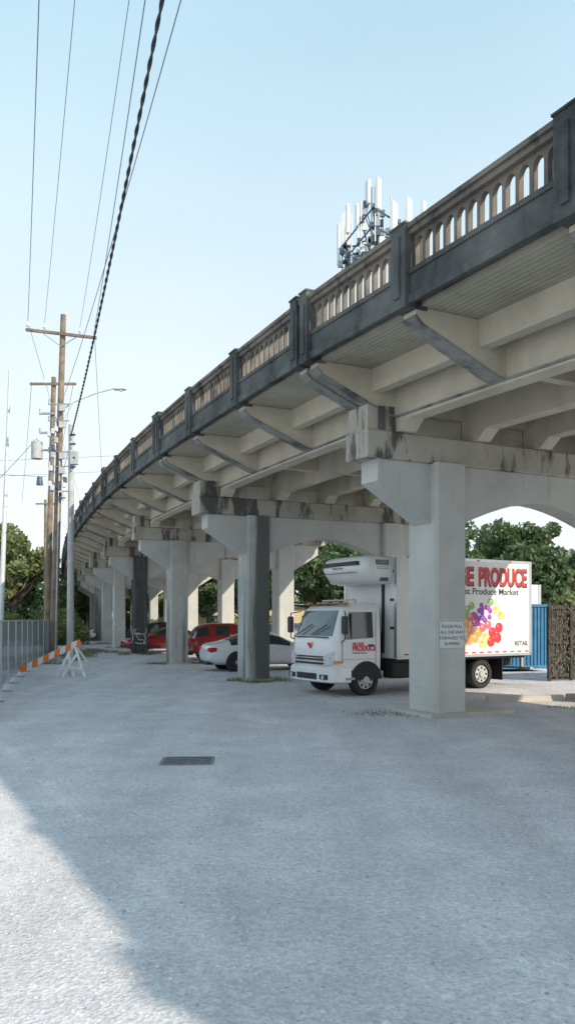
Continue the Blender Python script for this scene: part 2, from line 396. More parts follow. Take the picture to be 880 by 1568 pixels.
def tag(s,o,z,w,h,n,seed,out=False):
    rr=random.Random(seed)
    c=bpy.data.curves.new("graffiti_tag",'CURVE'); c.dimensions='3D'; c.bevel_depth=.018
    for q in range(n):
        sp=c.splines.new('POLY'); N=10; sp.points.add(N); u=rr.uniform(-w,w)*.6; v=rr.uniform(-h,h)*.6
        a=rr.random()*6
        for i in range(N+1):
            a+=rr.uniform(-1.0,1.3); u=max(-w,min(w,u+.09*math.cos(a))); v=max(-h,min(h,v+.09*math.sin(a)))
            p=P(s-.475,o+u,z+v,False) if not out else P(s+u,o+.365,z+v,False)
            sp.points[i].co=(p[0],p[1],p[2],1)
    c.materials.append(MATS["graffiti"]); ob=bpy.data.objects.new("graffiti_tag",c); scene.collection.objects.link(ob); ob.parent=via
tag(28.2,0,.95,.3,.38,5,1); tag(28.2,0,1.0,.35,.4,4,3,True); tag(37.6,0,1.2,.3,.3,4,2); tag(37.6,0,1.2,.3,.3,3,5,True)

# ------------------------------------------------------------------ sign on pillar
t0=float(np.interp(0,ss,th))
q=P(-.47,0,1.55,False)
sg=empty("parking_sign",(q[0]+math.sin(t0)*.012,q[1]-math.cos(t0)*.012,1.55),t0)
m=MB(); m.bbox(-.29,.27,-.008,.008,-.25,.25,.004,"sign_white"); m.obj("board",sg)
for i,(tx) in enumerate(("PLEASE PULL","ALL THE WAY","FORWARD TO","BUMPERS")):
    text(tx,"line_%d"%i,sg,(-.01,-.0095,.13-.11*i),(math.pi/2,0,0),.088,"black_ink",.001,'CENTER')
m=MB()
for x in (-.26,.24):
    for z in (-.22,.22): m.cyl((x,-.008,z),(x,-.014,z),.01,mat="steel",seg=8)
m.obj("screws",sg)

# ------------------------------------------------------------------ box truck
def wheel(mb,x,y,r,w,out,rim="rim_white"):
    yi,yo=y-out*w/2,y+out*w/2
    prof=[(yi,r*.72),(yi,r*.93),(yi+out*.03,r),(yo-out*.03,r),(yo,r*.93),(yo,r*.66)]
    rs=[]
    for k in range(28):
        t=2*math.pi*k/28; rs.append([(x+q*math.cos(t),yy,r+q*math.sin(t)) for yy,q in prof])
    rs.append(rs[0]); mb.rings(rs,"tire",closed=False,caps=False)
    mb.cyl((x,yi,r),(x,yo-out*.06,r),r*.66,mat="dark_under",seg=24)
    mb.cyl((x,yo-out*.06,r),(x,yo-out*.02,r),r*.64,r*.58,mat=rim,seg=24)
    mb.cyl((x,yo-out*.02,r),(x,yo+out*.02,r),r*.27,r*.22,mat=rim,seg=16)
    for k in range(8):
        t=2*math.pi*k/8; mb.cyl((x+r*.44*math.cos(t),yo-out*.02,r+r*.44*math.sin(t)),(x+r*.44*math.cos(t),yo-out*.015,r+r*.44*math.sin(t)),r*.085,mat="dark_under",seg=8)
tr=empty("box_truck",(1.38,19.71,0),math.atan2(-.522,-.853))
cab=MB()
def plan(xf,xb,w,rx,ry,z,bow=.06):
    pts=[(xb,-w,z),((xb+xf-rx)/2,-w,z)]
    for k in range(6):
        t=k/5*math.pi/2; pts.append((xf-bow-rx+rx*math.sin(t),-w+ry-ry*math.cos(t),z))
    for yy in (-.45,0,.45): pts.append((xf-bow*(abs(yy)/(w-ry))**2*1.0,yy,z))
    for k in range(5,-1,-1):
        t=k/5*math.pi/2; pts.append((xf-bow-rx+rx*math.sin(t),w-ry+ry*math.cos(t),z))
    pts+= [((xb+xf-rx)/2,w,z),(xb,w,z)]
    return pts
lv=[(.62,.98,.98),(.9,1.0,.99),(1.3,.98,.99),(1.40,.95,.99),(1.44,.93,.985),(2.06,.70,.93),(2.1,.66,.92),(2.2,.52,.88),(2.25,.3,.8)]
def cm(i,k):
    if i==4 and 5<=k<=11: return "glass_ws"
    return None
cab.rings([plan(xf,-.42,w,.3,.26,z,.05) for z,xf,w in lv],"truck_white",matfn=cm)
cab.bbox(-.40,.86,-.93,.93,.42,.64,.03,"dark_under")
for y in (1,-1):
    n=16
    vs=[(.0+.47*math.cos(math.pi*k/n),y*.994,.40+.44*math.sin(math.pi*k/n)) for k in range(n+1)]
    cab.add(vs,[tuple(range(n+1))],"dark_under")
    cab.add([(-.2,y*.998,1.40),(.60,y*.998,1.36),(.68,y*.996,1.5),(.48,y*.952,2.02),(-.2,y*.952,2.02)],[(0,1,2,3,4)],"glass_dark")
    cab.box(.44,.47,y*.97,y*1.003,1.38,1.98,"black_plastic")
    cab.box(-.285,-.275,y*.985,y*.993,.75,2.05,"black_plastic")
    cab.box(.70,.708,y*.97,y*.9925,.8,1.35,"black_plastic")
    cab.box(-.27,.70,y*.985,y*.9925,.885,.892,"black_plastic")
    cab.box(-.2,-.05,y*.99,y*1.02,1.2,1.24,"black_plastic")
    cab.box(.35,.62,y*.9,y*1.0,.40,.46,"steel")
cab.obj("cab",tr,smooth=True,angle=40)
fr=MB()
rb=[plan(1.08,.45,1.0,.28,.22,z,.06) for z in (.33,.36,.66,.70)]; rb[0]=plan(1.03,.45,.97,.28,.22,.33,.06); rb[3]=plan(1.04,.45,.98,.28,.22,.70,.06)
fr.rings(rb,"truck_white")
fr.box(1.02,1.09,-.42,.42,.41,.55,"black_plastic"); fr.box(1.0,1.07,-.82,-.55,.42,.53,"black_plastic"); fr.box(1.0,1.07,.55,.82,.42,.53,"black_plastic")
for y in (-.7,.7): fr.cyl((1.06,y,.475),(1.085,y,.475),.05,mat="lamp_clear",seg=14)
fr.box(.96,1.02,-.60,.60,.765,.81,"black_plastic"); fr.box(.96,1.02,-.58,.58,.86,.90,"black_plastic")
fr.box(.95,1.015,-.56,.56,.93,.96,"black_plastic")
for y in (-1,1):
    fr.hexa([(.80,y*.64,.74),(1.0,y*.62,.74),(.99,y*.84,.76),(.75,y*.96,.78),(.80,y*.64,1.06),(.985,y*.66,.98),(.955,y*.86,1.06),(.74,y*.965,1.12)],"lamp_clear")
    fr.box(.72,.90,y*.93,y*.985,.80,.86,"lamp_amber")
fr.box(.5,.6,-.9,.9,2.205,2.225,"black_plastic")
for y in (-.8,-.35,0,.35,.8): fr.bbox(.42,.52,y-.06,y+.06,2.2,2.27,.015,"lamp_amber")
fr.box(.1,.14,-.7,.7,2.3,2.34,"steel")
for y in (-.7,0,.7): fr.box(.1,.14,y-.015,y+.015,2.24,2.3,"steel")
for y in (-.6,.05): fr.cyl((.955,y,1.47),(.86,y+.52,1.72),.012,mat="black_plastic",seg=6)
fr.box(.925,.965,-.72,.72,1.405,1.43,"black_plastic")
for y in (-1,1):
    fr.cyl((.62,y*.95,2.05),(.78,y*1.2,2.0),.014,mat="black_plastic",seg=6); fr.cyl((.72,y*.97,1.3),(.78,y*1.2,1.38),.014,mat="black_plastic",seg=6)
    fr.cyl((.78,y*1.2,2.0),(.78,y*1.2,1.38),.014,mat="black_plastic",seg=6)
    fr.bbox(.74,.84,y*1.2-.1,y*1.2+.1,1.5,1.92,.03,"black_plastic")
fr.obj("front_trim",tr,smooth=True)
lg=MB(); lg.cyl((.995,.05,1.2),(1.0,.05,1.2),.07,mat="red_ink",seg=5)
lg.cyl((.99,-.03,1.24),(.999,-.03,1.24),.05,mat="red_ink",seg=6); lg.cyl((.99,.11,1.26),(.999,.11,1.26),.04,mat="orange_ink",seg=6)
lg.obj("nose_logo",tr)
ch=MB()
for y in (-.42,.42): ch.box(-5.5,.6,y-.04,y+.04,.55,.78,"dark_under")
ch.box(-5.45,-.9,-1.0,1.0,.79,.868,"dark_under")
ch.bbox(-1.75,-.85,.5,.98,.38,.8,.05,"dark_under"); ch.bbox(-2.6,-1.95,.55,.95,.42,.8,.06,"alu")
ch.cyl((-3.85,-.9,.37),(-3.85,.9,.37),.09,mat="dark_under"); ch.cyl((0,-.85,.37),(0,.85,.37),.06,mat="dark_under")
ch.box(-4.6,-4.58,.5,1.0,.2,.8,"black_plastic"); ch.box(-4.6,-4.58,-1.0,-.5,.2,.8,"black_plastic")
ch.box(-5.75,-5.62,-1.05,1.05,.45,.52,"steel")
for y in (-.7,.7): ch.box(-5.7,-5.62,y-.04,y+.04,.45,.86,"steel")
ch.box(-1.0,-.45,-.5,.5,.8,1.5,"dark_under")
ch.obj("chassis",tr)
wh=MB()
wheel(wh,0,.86,.385,.24,1); wheel(wh,0,-.86,.385,.24,-1)
wheel(wh,-3.85,.86,.385,.24,1); wheel(wh,-3.85,-.86,.385,.24,-1); wheel(wh,-3.85,.58,.385,.22,1); wheel(wh,-3.85,-.58,.385,.22,-1)
wh.obj("wheels",tr,smooth=True)
bx=MB()
bx.bbox(-5.6,-.85,-1.1,1.1,.87,3.42,.02,"box_white")
for y in (-1,1):
    bx.box(-.99,-.84,y*1.085,y*1.108,.9,3.40,"alu"); bx.box(-5.61,-5.53,y*1.085,y*1.108,.9,3.40,"alu")
    bx.box(-5.6,-.85,y*1.085,y*1.107,3.36,3.435,"alu"); bx.box(-5.6,-.85,y*1.085,y*1.108,.86,.93,"alu")
    for i in range(16):
        x=-1.15-i*.285
        bx.box(x-.07,x+.07,y*1.09,y*1.1105,.955,.99,"red_ink")
    for x in (-1.2,-2.4,-3.6,-4.8): bx.bbox(x-.04,x+.04,min(y*1.09,y*1.125),max(y*1.09,y*1.125),3.37,3.41,.005,"lamp_amber")
bx.box(-.86,-.835,1.0,1.103,.9,3.40,"alu"); bx.box(-.86,-.835,-1.103,-1.0,.9,3.4,"alu")
bx.box(-.86,-.8,.55,.62,1.0,2.75,"black_plastic")
for z in (1.6,2.3,3.0):
    bx.box(-.86,-.82,.86,.98,z,z+.06,"black_plastic")
bx.box(-5.62,-5.598,-1.0,1.0,1.0,3.2,"alu")
for y in (-.9,.9): bx.cyl((-5.6,y,3.33),(-5.63,y,3.33),.04,mat="lamp_red",seg=12)
bx.obj("cargo_box",tr)
rf=MB()
def rring(z,xf,w,rx,ry): return plan(xf,-.852,w,rx,ry,z,.05)
rf.rings([rring(2.72,-.25,.86,.35,.4),rring(2.80,-.08,.93,.35,.4),rring(2.95,.04,.97,.32,.35),rring(3.12,.1,.98,.3,.3),rring(3.34,.04,.96,.3,.3),rring(3.40,-.06,.9,.3,.3)],"truck_white")
rf.box(.02,.112,-.72,.72,3.235,3.265,"black_plastic"); rf.box(.02,.115,-.74,.0,3.17,3.22,"black_plastic"); rf.box(.04,.118,.05,.74,3.17,3.225,"black_plastic")
rf.box(.06,.116,-.70,.70,2.99,3.0,"black_plastic")
rf.box(-.7,-.3,.92,.975,3.05,3.3,"black_plastic"); 
for i in range(5): rf.box(-.68,-.32,.97,.985,3.08+i*.045,3.1+i*.045,"steel")
rf.box(-.7,-.45,.85,.95,2.78,2.95,"steel_dark")
rf.obj("refrigeration_unit",tr,smooth=True,angle=50)
R=(math.pi/2,0,math.pi)
text("THERMO KING","unit_lettering",tr,(.125,-.3,3.09),(math.pi/2,0,math.pi/2),.07,"black_ink",.002)
text("VILLAGE","lettering",tr,(-1.45,1.104,2.74),R,.66,"black_ink",.001,sx=.80,off=.035)
text("VILLAGE","lettering",tr,(-1.43,1.1065,2.76),R,.66,"red_ink",.001,sx=.80,off=.014)
text("PRODUCE","lettering",tr,(-3.60,1.104,2.74),R,.66,"black_ink",.001,sx=.60,off=.035)
text("PRODUCE","lettering",tr,(-3.58,1.1065,2.76),R,.66,"red_ink",.001,sx=.60,off=.014)
text("The City's Largest Produce Market","lettering",tr,(-1.35,1.104,2.50),R,.245,"black_ink",.001,sx=1.08,off=.003)
text("RETAIL","lettering",tr,(-4.95,1.104,1.13),R,.17,"black_ink",.001,off=.003)
text("PRODUCE","door_lettering",tr,(.42,1.0,1.09),R,.17,"red_ink",.001,sx=.9,off=.006)
text("VILLAGE","door_lettering",tr,(.42,1.0,1.22),R,.10,"red_ink",.001,sx=.9,off=.004)
text("PRODUCE MARKET","door_lettering",tr,(.42,1.0,1.02),R,.055,"black_ink",.001,sx=.9)
gr=MB(); random.seed(3)
def disc(cx,cz,r,mat,lay,seg=12,sq=1,rot=0):
    y=1.1015+lay*.00012
    vs=[(cx+r*math.cos(2*math.pi*k/seg+rot),y,cz+r*sq*math.sin(2*math.pi*k/seg+rot)) for k in range(seg)]
    gr.add(vs,[tuple(range(seg))],mat)
lay=[0]
def fruit(cx,cz,r,mat,hl="yellow_ink"):
    lay[0]+=1; disc(cx,cz,r,mat,lay[0]); lay[0]+=1; disc(cx+r*.3,cz+r*.35,r*.3,hl,lay[0],8)
for cx,cz,n,mat in ((-3.7,1.95,22,"purple"),):
    for i in range(n): a=random.random()*6.28; q=random.random()**.5; fruit(cx-.02+q*.33*math.cos(a),cz+q*.36*math.sin(a),.075,"purple","pink_ink")
for cx,cz in ((-3.3,1.55),(-3.48,1.35),(-3.25,1.3),(-3.6,1.5),(-3.15,1.75)): fruit(cx,cz,.13,"orange_ink")
for cx,cz in ((-4.1,1.5),(-4.3,1.35),(-4.05,1.25),(-4.35,1.62)): fruit(cx,cz,.14,"red_ink","pink_ink")
for cx,cz in ((-4.25,2.1),(-4.42,1.95),(-3.85,1.38),(-3.75,1.2)): fruit(cx,cz,.12,"yellow_ink","orange_ink")
for cx,cz in ((-3.2,2.1),(-3.35,2.2),(-4.05,2.3),(-3.12,1.95)): fruit(cx,cz,.1,"green_ink","yellow_ink")
for cx,cz in ((-3.75,1.62),(-3.95,1.7),(-3.45,1.75),(-3.3,1.9)): fruit(cx,cz,.11,"pink_ink","yellow_ink")
gr.obj("fruit_graphic",tr,fix=False)

# ------------------------------------------------------------------ cars
def car(name,x,y,ang,body,suv=False):
    e=empty(name,(x,y,0),ang)
    if suv: st=[(2.25,.35,.62,.66,.72,0),(2.2,.25,.78,.84,.84,0),(1.9,.2,.92,.98,.91,0),(1.1,.2,1.02,1.1,.93,0),(.95,.2,1.03,1.16,.93,1),(.3,.2,1.05,1.58,.93,2),(-.35,.2,1.06,1.68,.93,3),(-.43,.2,1.06,1.68,.93,2),(-1.35,.2,1.08,1.66,.92,3),(-1.45,.2,1.08,1.65,.92,2),(-1.95,.22,1.08,1.58,.91,4),(-2.2,.3,1.02,1.08,.88,0),(-2.28,.4,.8,.86,.8,0)]
    else: st=[(2.4,.32,.52,.56,.7,0),(2.33,.22,.66,.7,.84,0),(2.0,.18,.76,.82,.89,0),(1.0,.18,.88,.95,.91,0),(.85,.18,.9,.98,.91,1),(.15,.18,.92,1.38,.91,2),(-.3,.18,.93,1.44,.91,3),(-.38,.18,.93,1.44,.91,2),(-1.0,.18,.95,1.38,.91,4),(-1.65,.18,.96,1.06,.9,0),(-2.15,.22,.94,1.02,.87,0),(-2.35,.3,.86,.92,.82,0),(-2.4,.4,.6,.66,.75,0)]
    rs=[]
    for (sx,zl,zb,zt,hw,c) in st:
        cabn=c>=2
        h=[(hw*.8,zl),(hw,zl+.15),(hw*1.01,(zl+zb)/2+.05),(hw*.97,zb),((hw*.72 if cabn else hw*.8),(zt-.06 if cabn else zt-.02)),(hw*.35,zt)]
        rs.append([(sx,u,w) for u,w in h]+[(sx,-u,w) for u,w in reversed(h)])
    def mf(i,k):
        c=st[i][5]; d=st[i+1][5]
        if k in (3,7):
            if c==2 and d in (3,4) : return "glass_dark"
            if c==1: return "glass_dark"
            if c==4: return "glass_dark"
        if k in (4,5,6):
            if c==1: return "glass_dark"
            if c==4: return "glass_dark"
        return None
    b=MB(); b.rings(rs,body,matfn=mf); o=b.obj("body",e,smooth=True,angle=180)
    md=o.modifiers.new("sub",'SUBSURF'); md.levels=2; md.render_levels=2
    d=MB(); r=.33 if not suv else .36
    fx,rx=(1.45,-1.4)
    for wx in (fx,rx):
        for s_ in (-1,1):
            yy=s_*(.915 if suv else .90)
            d.cyl((wx,yy*.8,r),(wx,yy+s_*.012,r),r+.07,mat="dark_under",seg=24)
            wheel(d,wx,s_*(.83 if suv else .815),r,.2,s_,"alu")
    zb=.78 if not suv else .92
    for s_ in (-1,1):
        d.bbox(-2.385,-2.1,min(s_*.5,s_*.855),max(s_*.5,s_*.855),zb-.1,zb+.07,.03,"lamp_red")
        d.bbox(2.1,2.31,min(s_*.5,s_*.83),max(s_*.5,s_*.83),zb-.22,zb-.1,.03,"lamp_clear")
        d.bbox(.55,.75,min(s_*.93,s_*1.1),max(s_*.93,s_*1.1),zb+.1,zb+.25,.03,body)
        d.box(-.9,-.75,s_*.9,s_*.945,zb,zb+.03,body); d.box(.1,.25,s_*.9,s_*.945,zb-.02,zb+.01,body)
        d.box(-.35,-.34,s_*.9,s_*.928,.35,zb+.1,"black_plastic")
    d.box(-2.43,-2.3,-.18,.18,.5,.62,"sign_white"); d.box(2.3,2.43,-.5,.5,.3,.42,"black_plastic"); d.box(-2.42,-2.2,-.6,.6,.24,.34,"black_plastic")
    d.obj("wheels_and_trim",e,smooth=True)
    return e
car("parked_car",-.75,28.9,rad(20),"car_white")
car("parked_suv",-2.3,36.3,rad(18),"car_red",True)
car("parked_car",-6.9,44.2,rad(200),"car_red")
car("parked_car",-18.6,66,rad(195),"car_white")
car("parked_car",-2.5,48,rad(15),"car_grey")
car("parked_suv",-9.2,53.5,rad(195),"car_black",True)
car("parked_suv",.5,42.5,rad(18),"car_black",True)

# ------------------------------------------------------------------ right side stuff
wf=empty("wooden_fence")
m=MB()
fx0,fy0,fx1,fy1=7.75,23.4,12.5,25.2
L=math.hypot(fx1-fx0,fy1-fy0); ux,uy=(fx1-fx0)/L,(fy1-fy0)/L
T=lambda a,b_,z:(fx0+ux*a-uy*b_,fy0+uy*a+ux*b_,z)
for i in range(int(L/.15)):
    a=i*.15; m.box(a,a+.135,-.01+.01*random.random(),.02+.004*random.random(),.05,2.2+.06*random.random(),"fence_wood",T)
for z in (.12,1.1,2.15): m.box(-.02,L,-.06,-.015,z,z+.1,"fence_wood",T)
for i in range(7): m.box(i*.8-.04,i*.8+.05,-.1,-.062,0,2.35,"fence_wood",T)
m.obj("fence_boards",wf)
v=MB()
for i in range(2200):
    a=rng.random()*L; z=.1+2.15*rng.random(); b_=-.07-.03*rng.random(); c=Vector(T(a,b_,z)); r=.010+.014*rng.random()
    u=Vector((ux*.6,uy*.6,rng.normal()*.3))*r; w=Vector((rng.normal()*.3,rng.normal()*.3,1.6))*r
    v.add([c-u-w,c+u-w,c+u+w,c-u+w],[(0,1,2,3)],"leaf" if rng.random()<.3 else "vine_dry")
v.obj("dry_vines",wf,fix=False)
ct=empty("shipping_container",(7.6,28.4,0),rad(12))
m=MB(); m.bbox(-1.6,1.5,-.9,1.3,.12,2.35,.03,"blue_paint")
for i in range(22): m.box(-1.5+i*.135,-1.44+i*.135,-.93,-.89,.2,2.25,"blue_paint")
for x in (-1.62,1.44): m.box(x,x+.09,-.94,-.86,.08,2.38,"blue_paint")
m.box(-1.6,1.5,-.945,-.88,2.28,2.38,"blue_paint"); m.box(-1.6,1.5,-.945,-.88,.1,.22,"blue_paint")
m.obj("container_body",ct)
ct=empty("parked_trailer",(7.9,31.5,0),rad(12))
m=MB(); m.bbox(-2.2,1.85,-1.1,1.1,.9,3.2,.04,"box_white"); m.box(-2.1,1.5,-.9,.9,.6,.9,"dark_under")
for x in (-1,0): wheel(m,x,-.85,.4,.25,-1)
m.box(1.75,1.86,-1.11,-1.0,.9,3.2,"alu"); m.obj("trailer_body",ct)
for i,(x,y,a) in enumerate(((5.35,17.7,8),(7.3,18.3,16),(9.3,19.1,14))):
    e=empty("wheel_stop",(x,y,0),rad(a)); m=MB()
    m.prism([(-.1,0),(.1,0),(.07,.13),(-.07,.13)],lambda a_,u,w:(a_,u,w),-.9,.9,"conc_block"); m.obj("block",e)
e=empty("drain_cover",(-1.3,10.2,0),rad(3)); m=MB(); m.box(-.34,.34,-.28,.28,.0,.012,"plate")
for i in range(9): m.box(-.3,.3,-.245+i*.057,-.215+i*.057,.0125,.02,"plate_gap" if i%2 else "plate")
m.obj("grate",e)

# ------------------------------------------------------------------ left side: fence, barricade
fe=empty("chain_link_fence"); m=MB()
fp=[(-5.2,12.5),(-6.6,17.5),(-8.0,22.5),(-9.3,27.5),(-10.4,32),(-11.5,37),(-12.6,42),(-13.8,47)]
fab=MB()
for (x0,y0),(x1,y1) in zip(fp[:-1],fp[1:]):
    L=math.hypot(x1-x0,y1-y0); ux,uy=(x1-x0)/L,(y1-y0)/L
    for half in (0,1):
        a0=half*L/2+.03; a1=(half+1)*L/2-.03
        Q=lambda a,z:(x0+ux*a,y0+uy*a,z)
        for a in (a0,a1): m.cyl(Q(a,.02),Q(a,1.82),.02,seg=8,mat="alu")
        for z in (.1,1.8): m.cyl(Q(a0,z),Q(a1,z),.018,seg=8,mat="alu")
        m.cyl((x0+ux*a0-.3,y0+uy*a0+.05,.02),(x0+ux*a0+.3,y0+uy*a0-.05,.02),.02,seg=6,mat="alu")
        h=1.7; n=int((a1-a0+h)/.09)
        for i in range(n):
            for sgn in (0,1):
                c=a0-h+i*.09; p0=max(c,a0); p1=min(c+h,a1)
                if p1<=p0: continue
                z0=.1+(p0-c); z1=.1+(p1-c)
                if sgn: z0,z1=1.9-z0,1.9-z1
                A=Vector(Q(p0,z0)); B_=Vector(Q(p1,z1)); w=Vector((0,0,.006))
                fab.add([A-w,B_-w,B_+w,A+w],[(0,1,2,3)],"alu")
        fab.add([(q[0]-.03,q[1],q[2]) for q in (Q(a0,.12),Q(a1,.12),Q(a1,1.78),Q(a0,1.78))],[(0,1,2,3)],"fence_fabric")
m.obj("fence_frame",fe); fab.obj("fence_mesh",fe,fix=False)
br=empty("traffic_barricade",(-6.9,25.4,0),rad(-4)); m=MB()
n=11
A=Vector((-1.75,-.05,.1)); B_=Vector((.25,0,1.02)); d=(B_-A)/n; up=Vector((-.42,0,.9)).normalized()*.2; sl=d*.55
for i in range(n):
    a=A+d*i; 
    p=[a,a+d,a+d+up+ (sl if i<n-1 else Vector((0,0,0))),a+up+(sl if i>0 else Vector((0,0,0)))]
    t=Vector((0,.025,0)); m.hexa([q for q in p]+[q+t for q in p],"orange" if i%2==0 else "white_board")
m.obj("striped_board",br)
m=MB()
for (a,b_) in (((-.55,-.1,0),(-.05,.03,1.0)),((.45,-.3,0),(.0,.03,1.0)),((-.35,.5,0),(-.05,.03,1.0)),((.65,.3,0),(.02,.03,1.0)),((-.3,-.25,0),(.1,0,.75)),((.05,-.2,0),(-.2,0,.7))):
    a=Vector(a);b_=Vector(b_); w=Vector((.045,0,0)); t=Vector((0,.03,0)); m.hexa([a-w,a+w,a+w+t,a-w+t,b_-w,b_+w,b_+w+t,b_-w+t],"white_board")
m.hexa([Vector(q) for q in ((-.45,-.14,.22),(.4,-.3,.22),(.4,-.27,.22),(-.45,-.11,.22),(-.45,-.14,.3),(.4,-.3,.3),(.4,-.27,.3),(-.45,-.11,.3))],"white_board")
m.obj("a_frame",br)

# ------------------------------------------------------------------ utility poles
def pole(name,base,top,r0,r1,mat):
    e=empty(name); m=MB(); b=Vector(base);t=Vector(top); rs=[]
    for i in range(9):
        u=i/8; c=b.lerp(t,u); r=r0+(r1-r0)*u; rs.append([(c.x+r*math.cos(6.283*k/14),c.y+r*math.sin(6.283*k/14),c.z) for k in range(14)])
    m.rings(rs,mat); m.obj("shaft",e,smooth=True); return e
MP_b=(-11.35,38,0); MP_t=(-10.85,38,16.6)
e=pole("utility_pole",MP_b,MP_t,.2,.13,"wood_pole"); m=MB()
m.hexa([Vector(q) for q in ((-12.6,37.75,15.75),(-9.2,37.75,15.35),(-9.2,37.87,15.35),(-12.6,37.87,15.75),(-12.6,37.75,15.88),(-9.2,37.75,15.48),(-9.2,37.87,15.48),(-12.6,37.87,15.88))],"wood_pole")
for x,z in ((-12.5,15.87),(-11.7,15.78),(-10.0,15.58),(-9.3,15.48)):
    m.cyl((x,37.8,z),(x,37.8,z+.12),.03,seg=8,mat="steel"); m.cyl((x,37.8,z+.12),(x,37.8,z+.3),.08,.05,seg=10,mat="panel_white")
m.cyl((-12,37.8,15.8),(-10.9,37.8,15.0),.02,seg=6,mat="steel"); m.cyl((-10,37.8,15.55),(-10.9,37.8,15.0),.02,seg=6,mat="steel")
m.cyl((-12.1,37.9,9.6),(-12.1,37.9,10.4),.27,seg=18,mat="pole_grey"); m.cyl((-12.1,37.9,10.4),(-12.1,37.9,10.5),.27,.12,seg=18,mat="pole_grey")
m.cyl((-11.9,37.7,8.3),(-11.9,37.7,8.7),.17,.12,seg=12,mat="steel_dark"); m.cyl((-12.1,37.8,10.0),(-11.0,37.9,10.0),.04,seg=6,mat="steel")
m.cyl((-12.2,37.8,10.5),(-12.2,37.8,10.8),.05,seg=8,mat="panel_white"); m.cyl((-12.0,37.8,10.5),(-12.0,37.8,10.8),.05,seg=8,mat="panel_white")
for z in (12.2,11.4,9.9,9.2,8.0): 
    m.cyl((-11.5,37.75,z),(-10.5,37.8,z+.02),.03,seg=6,mat="steel"); m.cyl((-11.45,37.7,z),(-11.45,37.7,z+.22),.05,seg=8,mat="pole_grey")
    m.box(-10.95,-10.7,37.6,37.8,z-.35,z-.05,"pole_grey")
for i in range(14):
    z=random.uniform(7.5,11); x=random.uniform(-11.6,-10.4); m.cyl((-11.05,37.7,z),(x,37.6,z+random.uniform(-.5,.6)),.018,seg=5,mat="steel_dark")
    m.bbox(x-.08,x+.08,37.5,37.68,z-.12,z+.14,.02,random.choice(("pole_grey","steel_dark","metal_pale")))
m.cyl((-11.15,37.72,.1),(-10.95,37.72,9.5),.04,seg=8,mat="pole_grey")
m.obj("crossarm_and_fittings",e,smooth=True)
e=pole("utility_pole",(-12.6,41,0),(-12.2,41,14.5),.18,.12,"wood_pole"); m=MB()
m.box(-13.4,-11.0,40.8,40.9,14.05,14.17,"wood_pole")
for x in (-13.3,-12.6,-11.8,-11.1): m.cyl((x,40.85,14.17),(x,40.85,14.4),.06,.04,seg=8,mat="panel_white")
for z in (12.5,11.5,10.6): m.box(-12.9,-12.1,40.75,40.85,z,z+.1,"steel"); m.cyl((-12.85,40.8,z),(-12.85,40.8,z+.3),.07,seg=8,mat="pole_grey")
m.obj("crossarm_and_fittings",e)
e=pole("utility_pole",(-9.55,34.5,0),(-9.5,34.5,10.4),.16,.12,"pole_grey")
m=MB(); 
for z in (9.9,9.5,8.9,8.5): m.cyl((-9.5,34.3,z),(-9.25,34.2,z),.05,seg=8,mat="steel_dark"); 
m.bbox(-9.5,-9.15,34.2,34.4,8.6,9.2,.03,"pole_grey"); m.obj("fittings",e)
e=pole("utility_pole",(-18.5,60,0),(-18.5,60,11),.15,.1,"wood_pole"); m=MB(); m.box(-19.2,-17.8,59.8,59.9,10.6,10.7,"wood_pole"); m.obj("crossarm",e)
e=pole("light_pole",(-15.4,42,0),(-14.85,42,15.2),.16,.07,"metal_pale")
e=empty("street_lamp"); m=MB()
pts=[(-11.0,37.9,11.9),(-10.3,37.9,12.35),(-9.2,37.8,12.75),(-8.3,37.7,12.95)]
for a,b_ in zip(pts[:-1],pts[1:]): m.cyl(a,b_,.035,seg=8,mat="metal_pale")
m.cyl((-10.95,37.9,11.3),(-10.3,37.9,12.35),.02,seg=6,mat="metal_pale")
m.bbox(-8.35,-7.75,37.58,37.82,12.86,13.0,.04,"metal_pale"); m.cyl((-8.0,37.7,12.87),(-8.0,37.7,12.8),.09,.06,seg=12,mat="panel_white")
m.obj("arm_and_head",e)

pw=empty("power_lines")
def wire(name,A,B_,r=.012,sag=.35,mat="wire_thin",ext=1.45):
    A=Vector(A); B_=Vector(B_)
    c=bpy.data.curves.new(name,'CURVE'); c.dimensions='3D'; c.bevel_depth=r; c.bevel_resolution=2
    sp=c.splines.new('POLY'); N=40; sp.points.add(N)
    for i in range(N+1):
        t=i/N*ext; p=A.lerp(B_,t); p.z-=sag*4*t*(1-t) ; sp.points[i].co=(p.x,p.y,p.z,1)
    c.materials.append(MATS[mat]); o=bpy.data.objects.new(name,c); scene.collection.objects.link(o); o.parent=pw
wire("line",(-12.5,37.8,16.2),(-5.47,17.28,15.5),sag=.15,r=.013)
wire("line",(-11.7,37.8,16.1),(-4.58,16.9,15.2),sag=.15,r=.009)
wire("line",(-10.0,37.8,15.9),(-3.36,16.65,15.0),sag=.2,r=.009)
wire("line",(-9.3,37.8,15.8),(-3.02,16.65,15.0),sag=.2,r=.013)
wire("line",(-10.9,37.8,12.2),(-1.83,13.48,12.5),sag=.3,r=.011)
def back(A,B_,r=.012,sag=.5): wire("line",A,B_,r,sag/2,ext=1.0)
for x,z in ((-12.5,16.2),(-9.3,15.8)): back((x,37.8,z),(x-11+ (1 if x<-10 else -.6),90,11.5))
for x in (-13.3,-11.1): back((x,40.85,14.4),(x-7,60,10.8))
back((-18.5,60,10.8),(-26,110,9)); back((-12.1,37.9,10.6),(-24,52,7),.014,.8); back((-9.5,34.5,9.8),(-18.5,60,9),.014,.8)
back((-30,28,9),(-12.6,41,9.3),.014,.6)
